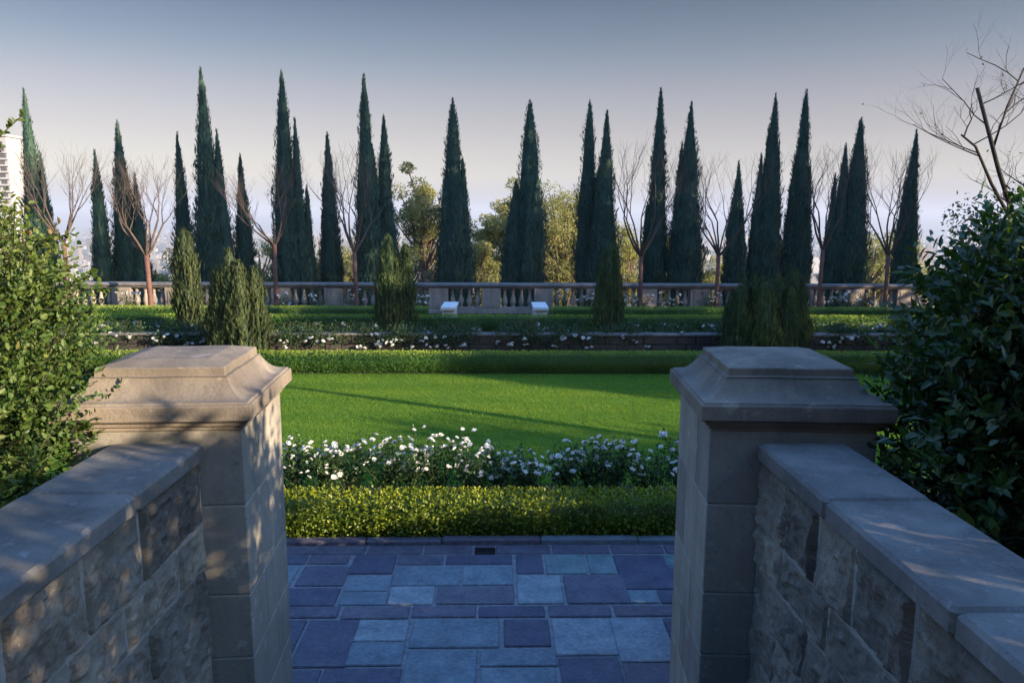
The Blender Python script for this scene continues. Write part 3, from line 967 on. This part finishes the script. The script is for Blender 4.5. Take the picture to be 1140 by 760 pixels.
# ---- leafy trees beyond
def leafy_tree(loc, h, r0, label, seed, mat='eucalyptus', name='leafy_tree', nclump=26, nleaf=260, L=.16, z0f=.35, cat='tree', group=None, bark='bark', flat=.75, trunk=True, spread=.32):
    r = np.random.default_rng(seed); rr = random.Random(seed)
    root = empty(name, loc, label, cat, group)
    tb = MB(); tr = r0 * .07 + .05
    fork = h * z0f
    tb.tube([(0, 0, -.1), (0, 0, fork * .5), (rr.uniform(-.1, .1) * r0, 0, fork), (rr.uniform(-.15, .15) * r0, 0, h * .75)], [tr * 1.3, tr, tr * .85, tr * .3], 8)
    tb.build('trunk', M[bark], root, smooth=True)
    lb = MB(); lv = Leaves(.1)
    zc = h * (1 + z0f) / 2; hz = h * (1 - z0f) / 2
    for k in range(nclump):
        d = r.normal(size=3); d /= np.linalg.norm(d)
        f = r.uniform(.35, .92)
        c = np.array([d[0] * r0 * f, d[1] * r0 * f, zc + d[2] * hz * f])
        rc = r0 * spread * r.uniform(.6, 1.25)
        st = Vector((0, 0, max(fork * .8, min(h * .7, c[2] - hz * .6))))
        mid = (st + Vector(c)) / 2 + Vector((0, 0, -.06 * h * .3))
        lb.tube([st, mid, Vector(c)], [tr * .4, tr * .25, tr * .08], 5, cap=False)
        n = nleaf
        u = rnd_dirs(r, n); rad = rc * r.uniform(.25, 1.0, n) ** .6
        P = c + u * rad[:, None] * np.array([1, 1, flat])
        D = nrm(u * .5 + rnd_dirs(r, n) * .8 + np.array([0, 0, -.25]))
        tone = r.uniform(.25, .75)
        lv.add(P, D, nrm(u * .5 + rnd_dirs(r, n) + np.array([0, 0, .3])), r.uniform(.7, 1.3, n) * L, r.uniform(.35, .55, n) * L, np.clip(tone + r.normal(0, .18, n), 0, 1))
    lb.build('limbs', M[bark], root)
    lv.build('crown', M[mat], root)
    return root


def tree_at(px, py_top, Y, half_px, zb, label, seed, **kw):
    p = at(px, py_top - 10, Y); half_px = half_px * 1.42; kw['nclump'] = int(kw.get('nclump', 26) * 1.4)
    return leafy_tree((p.x, Y, zb), p.z - zb, half_px / FPX * Y, label, seed, group='sunlit trees beyond the balustrade', **kw)


tree_at(471, 180, 38, 32, -3.5, 'airy eucalyptus left of the dense cypress above the left bench', 41, nclump=34, nleaf=230, L=.15, name='eucalyptus_tree', spread=.27)
tree_at(545, 235, 42, 22, -3.8, 'rounded yellow green tree between the two cypresses above the benches', 42, nclump=26, L=.15)
tree_at(572, 202, 44, 20, -4.0, 'small leafy tree peeping left of the broad cypress', 43, L=.16)
tree_at(626, 206, 40, 42, -3.6, 'golden lit leafy tree right of the broad cypress', 44, nclump=70, nleaf=300, L=.14, z0f=.08)
tree_at(702, 255, 42, 20, -3.8, 'golden lit low tree behind the fourth bare tree', 45, z0f=.1, L=.14)
tree_at(212, 262, 40, 24, -3.6, 'pale green low tree behind the slim medium cypress', 46, z0f=.1, L=.14)
tree_at(288, 268, 42, 24, -3.8, 'pale yellow green bush tree left of the very tall stepped cypress', 47, z0f=.1, L=.14)
tree_at(350, 280, 40, 20, -3.6, 'small yellow green tree at the foot of the lone narrow cypress', 48, z0f=.1, L=.14)
tree_at(386, 266, 45, 24, -4.0, 'grey green small tree behind the third bare tree', 49, z0f=.1, L=.14)
tree_at(975, 272, 42, 26, -3.8, 'yellow green low tree right of the wide double tipped cypress', 50, z0f=.1, L=.14)
tree_at(150, 270, 42, 24, -3.8, 'dark leafy tree behind the red trunked bare tree', 51, z0f=.1, L=.14, mat='shade')
tree_at(660, 222, 46, 40, -4.2, 'golden lit tree showing through the close cypress pair', 52, nclump=50, z0f=.08, L=.15)
tree_at(535, 262, 36, 22, -3.2, 'low grey green tree right of the dense cypress above the left bench', 53, nclump=34, z0f=.08, L=.13)
tree_at(455, 262, 46, 36, -4.2, 'low olive tree filling the gap beside the eucalyptus', 54, nclump=40, z0f=.08, L=.14)
tree_at(745, 268, 44, 28, -4.0, 'low olive tree between the needle shaped cypress and its bushy neighbour', 55, nclump=34, z0f=.08, L=.14)
tree_at(936, 290, 44, 20, -4.0, 'small olive bush tree beside the sixth bare tree', 56, nclump=26, z0f=.08, L=.14)
tree_at(240, 290, 46, 26, -4.2, 'low olive tree behind the tallest broad cypress', 57, nclump=30, z0f=.08, L=.14)
tree_at(800, 282, 44, 24, -4.0, 'low olive bush tree behind the fifth bare tree', 58, nclump=30, z0f=.08, L=.14)
tree_at(585, 250, 48, 30, -4.6, 'broad olive tree half hidden by the broad cypress', 59, nclump=40, z0f=.08, L=.15)
tree_at(1000, 262, 46, 30, -4.2, 'dusky olive tree behind the last cypress', 60, nclump=36, z0f=.08, L=.15)


# ---- near shrubs
def shrub(loc, lobes, ntwig, L, W, per, label, seed, mat, stems=14, cat='shrub', sprays=(), leafup=.4):
    """lobes: (dx, dy, dz, rx, ry, rz) about loc; twigs carry alternate leaves, stems reach into the lobes"""
    r = np.random.default_rng(seed); rr = random.Random(seed)
    root = empty('shrub', loc, label, cat)
    lob = np.array([l for l in lobes], float)
    wgt = lob[:, 3] * lob[:, 5]; wgt /= wgt.sum()
    lv = Leaves(.12, six=True); tb = MB(); sb = MB()

    def twig_leaves(P0, D0, TL, tone, npl):
        n = len(P0)
        for k in range(npl):
            s = (k + r.uniform(.2, .8, n)) / npl
            P = P0 + D0 * (TL * s)[:, None]
            side = nrm(np.cross(D0, rnd_dirs(r, n)))
            D = nrm(D0 * (.35 + .5 * s[:, None]) + side * .8 + np.array([0, 0, .1]))
            N = nrm(np.array([0, 0, 1.0]) * leafup + D0 * .5 + rnd_dirs(r, n) * .55)
            lv.add(P, D, N, L * r.uniform(.6, 1.2, n), W * r.uniform(.7, 1.2, n), np.clip(tone + .18 * s + r.normal(0, .14, n), 0, 1))

    li = r.choice(len(lob), ntwig, p=wgt)
    U = rnd_dirs(r, ntwig); U[:, 2] = np.where(U[:, 2] < -.35, -U[:, 2], U[:, 2])
    f = np.where(r.random(ntwig) < .72, r.uniform(.78, 1.08, ntwig), r.uniform(.35, .8, ntwig))
    cen = lob[li, :3]; rad = lob[li, 3:]
    bump_ = 1 + .13 * lump(U * 2.2 + li[:, None], 1.7, seed)
    P0 = cen + U * rad * (f * bump_)[:, None]
    D0 = nrm(U * .75 + np.array([0, 0, .45]) + rnd_dirs(r, ntwig) * .45)
    TL = r.uniform(.10, .24, ntwig)
    tone = np.clip(.36 + .25 * lump(P0, 4.0, seed + 2) + r.normal(0, .10, ntwig), 0, .95)
    twig_leaves(P0, D0, TL, tone, per)
    # a thin stem for every third twig
    for k in range(0, ntwig, 3):
        p = Vector(P0[k]); d = Vector(D0[k])
        q = p - d * .10 - Vector(U[k]) * .06
        tb.tube([q, p, p + d * TL[k]], [.0035, .0028, .0012], 3, cap=False)
    for k in range(stems):
        l = lob[k % len(lob)]
        e = Vector((l[0] + rr.uniform(-.6, .6) * l[3], l[1] + rr.uniform(-.6, .6) * l[4], l[2] + rr.uniform(-.2, .7) * l[5]))
        s = Vector((rr.uniform(-.18, .18), rr.uniform(-.18, .18), -.05))
        m = (s + e) / 2 + Vector((rr.uniform(-.1, .1), rr.uniform(-.1, .1), .08))
        sb.tube([s, m, e], [.022, .014, .006], 6, cap=False)
    # long free sprays that break the outline: (x0,y0,z0, x1,y1,z1) relative
    for s in sprays:
        a, e = Vector(s[:3]), Vector(s[3:6])
        m = (a + e) / 2 + Vector((0, 0, .05))
        tb.tube([a, m, e], [.006, .004, .002], 4, cap=False)
        n = int((e - a).length / (L * .22))
        t = r.random(n)[:, None]
        av, mv, ev = np.array(a), np.array(m), np.array(e)
        P = av * (1 - t) ** 2 + 2 * mv * t * (1 - t) + ev * t ** 2
        dd = np.tile(np.array((e - a).normalized()), (n, 1))
        D = nrm(dd * .6 + nrm(np.cross(dd, rnd_dirs(r, n))) * .8)
        lv.add(P, D, nrm(rnd_dirs(r, n) * .7 + np.array([0, 0, .8])), L * r.uniform(.7, 1.25, n), W * r.uniform(.8, 1.2, n), np.clip(.5 + r.normal(0, .15, n), 0, 1))
    sb.build('stems', M['stem'], root, smooth=True)
    tb.build('twigs', M['stem'], root)
    lv.build('foliage', M[mat], root)
    return root


shrub((-2.57, 2.6, 1.2), [(0, 0, .75, .80, .8, .72), (-.15, -.5, .55, .75, .6, .62), (.22, .42, .85, .62, .55, .74), (-.5, .3, 1.08, .72, .7, .66), (.25, -.05, .42, .64, .7, .44), (-.6, -.2, .6, .8, .9, .9), (.30, .25, .45, .62, .6, .55)],
      13500, .029, .018, 9, 'dense pale green small leaved shrub leaning over the left pier and wall', 61, 'shrub',
      sprays=[(.2, .5, 1.4, .52, .6, 1.80), (.3, .5, 1.2, .80, .55, 1.45), (0, .4, 1.5, .40, .5, 1.86), (.55, .35, 1.0, .98, .35, 1.15), (.6, .3, .8, 1.02, .2, .88),
              (.55, -.1, .68, 1.0, -.1, .66), (.5, .3, .95, .95, .45, 1.30), (.55, .0, .66, .92, .15, .84), (.3, .6, 1.1, .85, .8, 1.2), (.3, .5, 1.5, .62, .6, 1.93), (.1, .4, 1.5, .2, .5, 1.92)])
shrub((2.43, 2.66, 1.07), [(.05, 0, .90, .85, .72, .74), (.50, -.6, .75, .9, .7, .80), (-.10, .15, .55, .66, .42, .70), (.5, -.1, 1.02, .75, .6, .66), (-.05, -.2, .30, .60, .65, .55), (.9, -1.0, .6, .9, .8, .9), (.05, .36, .02, .75, .42, .45), (-.13, .40, 1.10, .48, .46, .52), (-.12, .36, .62, .52, .46, .6)],
      9000, .056, .026, 8, 'dark glossy leaved shrub crowding the right pier and wall', 62, 'glossy', stems=18,
      sprays=[(-.2, .3, 1.4, -.24, .4, 1.68), (.05, .3, 1.5, .06, .35, 1.92), (.1, .35, 1.5, .12, .4, 1.85), (-.3, .3, 1.2, -.56, .3, 1.50), (-.5, .2, .9, -.80, .1, 1.05), (-.2, .3, 1.4, -.40, .35, 1.64),
              (-.4, -.1, .5, -.72, -.2, .62), (.4, .2, 1.5, .5, .2, 1.84), (-.5, .3, .9, -.82, .3, 1.0)])
shrub((3.0, -.2, 1.2), [(0, .3, 1.0, .8, .8, .98), (.5, -.5, .95, .9, .9, 1.0), (-.2, 1.0, .85, .7, .65, .86), (.1, -1.2, .9, .8, .8, 1.05), (.2, -2.2, .9, .9, .9, 1.05), (-.1, .1, .4, .8, 1.0, .7), (-.1, -1.4, .4, .8, 1.0, .7)],
      2900, .085, .040, 8, 'tall glossy leaved shrub added out of view behind the right stair wall, shading the steps', 64, 'glossy', stems=14)  # added out of view to shade the stair walls and piers
shrub((2.2, 4.3, .12), [(0, .05, .30, .75, .62, .47), (.7, .1, .28, .7, .65, .50), (-.42, -.30, .32, .36, .32, .44)],
      2300, .060, .028, 8, 'low glossy leaved shrub added unseen behind the right gate pier to shade the paving', 66, 'glossy', stems=8)  # hidden shrub, added to keep the sun off the paving
shrub((4.5, 4.7, 0), [(0, 0, .8, .8, .65, .95), (.7, -.2, .9, .9, .7, 1.0)],
      1500, .085, .036, 8, 'low glossy leaved shrub added out of view, shading the right end of the front hedge', 65, 'glossy', stems=8)  # added outside the view so the right part of the hedge is shaded
# strap leaved plant showing between the right pier and the shrub
st = empty('strap_leaf_plant', (2.05, 4.15, 0.25), 'bright strap leaved plant between the right pier cap and the glossy shrub', 'plant')
b = Leaves(.15, six=True); r = np.random.default_rng(5)
n = 26; an = r.uniform(0, 6.28, n)
Dd = np.stack([np.cos(an), np.sin(an), r.uniform(.9, 2.4, n)], 1)
b.add(np.zeros((n, 3)), Dd, np.tile([0, 0, 1.], (n, 1)) + rnd_dirs(r, n) * .3, r.uniform(.7, 1.15, n), r.uniform(.035, .06, n), r.uniform(.5, 1, n))
b.build('leaves', M['shrub'], st)

# bare pruned tree above the right shrub
def pruned_tree():
    rr = random.Random(9)
    loc = Vector((5.1, 7.2, 0))
    root = empty('bare_tree', loc, 'dark pruned bare tree at the right edge above the glossy shrub', 'bare tree')
    tr = MB(); tr.tube([(0.3, 0, -.05), (.28, 0, 1.0), (.2, 0, 1.9)], [.10, .085, .08], 9); tr.build('trunk', M['darkbark'], root, smooth=True)
    br = MB(); tw_ = MB()
    P = lambda px, py, Y: at(px, py, Y) - loc
    limbs = [([P(1135, 262, 7.2), P(1112, 190, 7.2), P(1088, 98, 7.3)], .024, .017), ([P(1135, 262, 7.2), P(1104, 205, 7.0), P(1086, 163, 6.9), P(1070, 150, 6.9)], .018, .008),
             ([P(1105, 166, 7.22), P(1121, 120, 7.3), P(1140, 76, 7.3)], .015, .008), ([P(1135, 262, 7.2), P(1150, 200, 7.3), P(1165, 110, 7.4)], .028, .016)]
    for pts, ra, rb in limbs:
        n = len(pts)
        br.tube(pts, [ra + (rb - ra) * i / (n - 1) for i in range(n)], 7)
    tr2 = MB(); tr2.tube([(.2, 0, 1.85), P(1135, 262, 7.2)], [.08, .055], 8)
    tr2.build('fork', M['darkbark'], root, smooth=True)

    def twig(p, d, L, rad, lev):
        path, rads = [p], [rad]
        q, dd = p.copy(), d.copy()
        for i in range(4):
            dd = (dd + Vector((rr.uniform(-.3, .3), rr.uniform(-.3, .3), rr.uniform(-.12, .2)))).normalized()
            q = q + dd * L / 4; path.append(q.copy()); rads.append(rad * (1 - .14 * (i + 1)))
            if lev < 3 and rr.random() < .75:
                s = (dd + Vector((rr.uniform(-1, 1), rr.uniform(-1, 1), rr.uniform(-.3, .6)))).normalized()
                twig(q.copy(), s, L * .62, rads[-1] * .6, lev + 1)
        tw_.tube(path, rads, 4, cap=False)
    for pts, ra, rb in limbs:
        for k in range(len(pts) - 1):
            for j in range(2):
                f = rr.random()
                p = pts[k].lerp(pts[k + 1], f)
                a = rr.uniform(0, 6.28)
                twig(p, Vector((math.cos(a), math.sin(a) * .5, .45)).normalized(), rr.uniform(.35, .65), .007, 0)
    br.build('branches', M['darkbark'], root, smooth=True); tw_.build('twigs', M['darkbark'], root)
    lv = Leaves(.1); r = np.random.default_rng(3); n = 40
    vs = np.array(tw_.v); P0 = vs[r.integers(0, len(vs), n)]
    lv.add(P0, rnd_dirs(r, n), rnd_dirs(r, n), .035, .018, r.random(n))
    lv.build('leaves', M['glossy'], root)


pruned_tree()
p = at(1105, 190, 12.5)
leafy_tree((p.x + .5, 12.5, 0), p.z + .05, 1.15, 'sparse olive green tree behind the pruned bare tree', 63, mat='glossy', nclump=24, nleaf=80, L=.08, z0f=.5, spread=.34)

# trees added out of view: right ones shape the shade, rear ones block sky
for k, (x, y, h, r0, z0, lab) in enumerate([
    (20.0, -2.3, 7.25, 2.5, .12, 'low rounded broadleaf tree added out of view, shading the front of the lawn'),
    (20.5, 3.7, 9.3, 2.4, .12, 'rounded broadleaf tree added out of view, shading the middle of the lawn'),
    (20.5, 6.9, 18.5, 3.0, .08, 'tall slender broadleaf tree added out of view, shading the back of the lawn'),
    (20.5, 12.0, 16.5, 3.2, .06, 'tall broadleaf tree added out of view, shading the upper rose bed'),
    (21.0, 16.5, 17.0, 3.6, .06, 'tall broadleaf tree added out of view, shading the middle cypresses'),
    (21.8, 19.8, 17.5, 3.0, .06, 'tallest broadleaf tree added out of view, shading the cypresses at the right'),
    (-9.0, -8.0, 14.0, 3.8, .06, 'broad dark tree added behind the steps to block sky, farthest from the glossy shrubs'),
    (-3.0, -8.0, 15.0, 4.0, .06, 'broad dark tree added straight behind the steps to block sky'),
    (3.0, -8.3, 14.0, 3.8, .06, 'broad dark tree added behind the steps to block sky, nearest the glossy shrubs')]):
    leafy_tree((x, y, -.04), h, r0, lab, 80 + k, mat='shade', name='added_shade_tree', nclump=(19 if h < 7.6 else int(40 + h * 2)), nleaf=240, L=.32, z0f=z0, spread=.40, group='shade trees added out of view round the garden')


# ---- roses
def bloom_mesh(seed):
    r = np.random.default_rng(seed); V, F = [], []
    for ring, (n, rad, tilt, s) in enumerate(((6, .012, .15, .026), (5, .008, .55, .022), (4, .004, 1.0, .017))):
        for k in range(n):
            a = 2 * math.pi * (k + ring * .5) / n + r.uniform(-.2, .2); t = tilt + r.uniform(-.15, .15)
            u = Vector((math.cos(a), math.sin(a), 0)); w = Vector((-math.sin(a), math.cos(a), 0)); z = Vector((0, 0, 1))
            c0 = u * .002; d = u * math.cos(t) + z * math.sin(t); d2 = u * math.cos(t + .5) + z * math.sin(t + .5)
            p1 = c0 + d * s * .55; p2 = p1 + d2 * s * .55
            b = len(V)
            V += [c0 - w * .003, c0 + w * .003, p1 + w * s * .5, p1 - w * s * .5, p2 + w * s * .36, p2 - w * s * .36]
            F += [(b, b + 1, b + 2, b + 3), (b + 3, b + 2, b + 4, b + 5)]
    me = bpy.data.meshes.new('bloom'); me.from_pydata([tuple(v) for v in V], [], F); me.materials.append(M['petal'])
    return me


BLOOMS = [bloom_mesh(s) for s in (1, 2, 3, 4)]


def rose_bush(loc, rad, h, nst, nbl, label, seed, group, L=.04, spread_x=1.0, bscale=1.0, droop=0.0, nleaf=26):
    r = np.random.default_rng(seed); rr = random.Random(seed)
    root = empty('rose_bush', loc, label, 'rose bush', group)
    sb = MB(); lv = Leaves(.12, six=L > .038); tips = []
    for k in range(nst):
        a = rr.uniform(0, 6.283); f = rr.uniform(.25, 1) * rad
        e = Vector((math.cos(a) * f * spread_x, math.sin(a) * f * (.75 if droop == 0 else .5), h * rr.uniform(.55, 1.05)))
        s = Vector((rr.uniform(-.05, .05), rr.uniform(-.05, .05), -.02))
        m = (s + e) / 2 + Vector((rr.uniform(-.04, .04), rr.uniform(-.04, .04), .06))
        if droop and rr.random() < .50 * min(1.2, droop):
            e = Vector((e.x, -.74 - rr.random() * .12, rr.uniform(.0, .26))); m = Vector((e.x * .8, -.55, h + .16))
        sb.tube([s, m, e], [.006, .004, .0025], 4, cap=False)
        tips.append(e)
        n = nleaf
        t = r.uniform(.30, .98, n)[:, None]
        P = np.array(s) * (1 - t) ** 2 + 2 * np.array(m) * t * (1 - t) + np.array(e) * t ** 2 + r.normal(0, .045 if droop == 0 else .075, (n, 3))
        D = nrm(rnd_dirs(r, n) + np.array([0, 0, .1])); tone = rr.uniform(.25, .7)
        lv.add(P, D, nrm(rnd_dirs(r, n) * .7 + np.array([0, 0, .9])), L * r.uniform(.6, 1.2, n), L * .6 * r.uniform(.7, 1.1, n), np.clip(tone + r.normal(0, .18, n), 0, 1))
    sb.build('stems', M['stem'], root)
    lv.build('foliage', M['roseleaf'], root)
    for k in range(nbl):
        e = tips[(k // 2) % len(tips)]
        j = Vector((rr.gauss(0, .05), rr.gauss(0, .04), rr.uniform(-.05, .03))) if k % 2 else Vector((0, 0, 0))
        o = bpy.data.objects.new('bloom', BLOOMS[rr.randrange(4)])
        link(o, root)
        o.location = e + j
        o.rotation_euler = (rr.uniform(.1, .9), rr.uniform(-.5, .5), rr.uniform(0, 6.28))
        q = rr.uniform(.75, 1.25) * bscale
        o.scale = (q, q, q)
    return root


ORD = ['first', 'second', 'third', 'fourth', 'fifth', 'sixth', 'seventh', 'eighth', 'ninth', 'tenth', 'eleventh', 'twelfth', 'thirteenth', 'fourteenth', 'fifteenth', 'sixteenth', 'seventeenth', 'eighteenth', 'nineteenth', 'twentieth']
rr0 = random.Random(21)
for k in range(14):
    x = -2.0 + .288 * k
    hh = [.56, .52, .60, .62, .58, .68, .60, .54, .54, .50, .56, .68, .60, .62][k]
    nb = [28, 30, 28, 30, 32, 40, 36, 34, 36, 28, 28, 22, 24, 26][k]
    rose_bush((x + rr0.uniform(-.05, .05), 7.02 + rr0.uniform(-.14, .14), 0), .29, hh, 22, nb, 'white rose bush behind the sunlit front hedge, %s from the left pier' % ORD[k], 400 + k, 'white roses behind the front hedge', nleaf=34, bscale=.90)
for k in range(18):
    x = -9.3 + 1.08 * k
    rose_bush((x + rr0.uniform(-.15, .15), 15.15 + rr0.uniform(-.1, .25), .28), .62, .33 + rr0.uniform(-.05, .04), 46, rr0.choice([16, 20, 24, 28]), 'white rose bush spilling over the low terrace wall, %s from the left' % ORD[k], 430 + k, 'white roses on the terrace wall', L=.05, bscale=1.35, droop=1.0 if k % 3 else 1.5, nleaf=58)
for k, px in enumerate((150, 318, 352, 392, 470, 628, 655, 692, 716, 748, 785, 822, 926, 945, 965)):
    c = at(px, 330, 19.35)
    rose_bush((c.x, 19.35 + rr0.uniform(-.15, .15), .3), .36, .62 + rr0.uniform(-.08, .08), 15, rr0.choice([9, 12, 15]), 'white rose bush at the foot of the balustrade, %s from the left' % ORD[k], 460 + k, 'white roses along the balustrade', L=.05, bscale=1.35, nleaf=20)


# ------------------------------------------------------------------ far things: tower, city, haze
tl = at(-70, 160, 400); trr = at(6, 152, 400)
w2, zt, zbm = (trr.x - tl.x), trr.z, -96.0
tower = empty('apartment_tower', (tl.x, 400, zbm), 'pale concrete high rise tower far off beyond the shrub', 'building')
b = MB(); b.box(0, w2, 0, 22, 0, zt - zbm); b.build('wall', M['tower'], tower)
b = MB(); b.box(-.8, w2 + .8, -.8, 22.8, zt - zbm + .01, zt - zbm + 1.2); b.build('roof', M['tower'], tower)
wm = None
for fl in range(9):
    z = zt - zbm - 4.0 - fl * 3.3
    for c in range(7):
        if wm is None:
            q = MB(); q.box(0, 2.8, -.25, .1, 0, 1.5); wm = q.build('window', M['window'], tower); o = wm
        else:
            o = wm.copy(); link(o, tower)
        o.location = (w2 - 4.6 - c * 4.6 + (fl * 37 % 5) * .3, 0, z)
for fl in range(9):
    q = MB(); q.box(w2 * .2, w2 + .6, -1.3, -.26, zt - zbm - 5.1 - fl * 3.3, zt - zbm - 4.7 - fl * 3.3); q.build('balcony', M['tower'], tower)

rr = random.Random(5); mb = MB()
for k in range(5200):
    y = 430 + 5600 * rr.random() ** 1.7
    x = rr.uniform(-.75, .75) * y
    s = rr.uniform(6, 18) * (1 + y / 4000); hgt = rr.uniform(4, 11) if rr.random() < .93 else rr.uniform(18, 60)
    z = ground_z(x, y)
    mb.box(x - s / 2, x + s / 2, y - s / 3, y + s / 3, z - 3, z + hgt, rr.random())
tag(mb.build('distant_city', M['city']), 'pale hazy city spread over the plain seen between the cypresses', 'city', kind='stuff')

t = NT('valley_haze_air')
pv = t.n('ShaderNodeVolumePrincipled')
pv.inputs['Color'].default_value = (.72, .82, 1.0, 1)
pv.inputs['Density'].default_value = 0.0002
pv.inputs['Anisotropy'].default_value = 0.0
t.l(pv.outputs[0], t.out.inputs['Volume'])
b = MB(); b.box(-16000, 16000, -120, 11900, -101, 215)
hz = b.build('haze', t.m)
tag(hz, 'pale air haze over the valley', 'haze', kind='stuff')
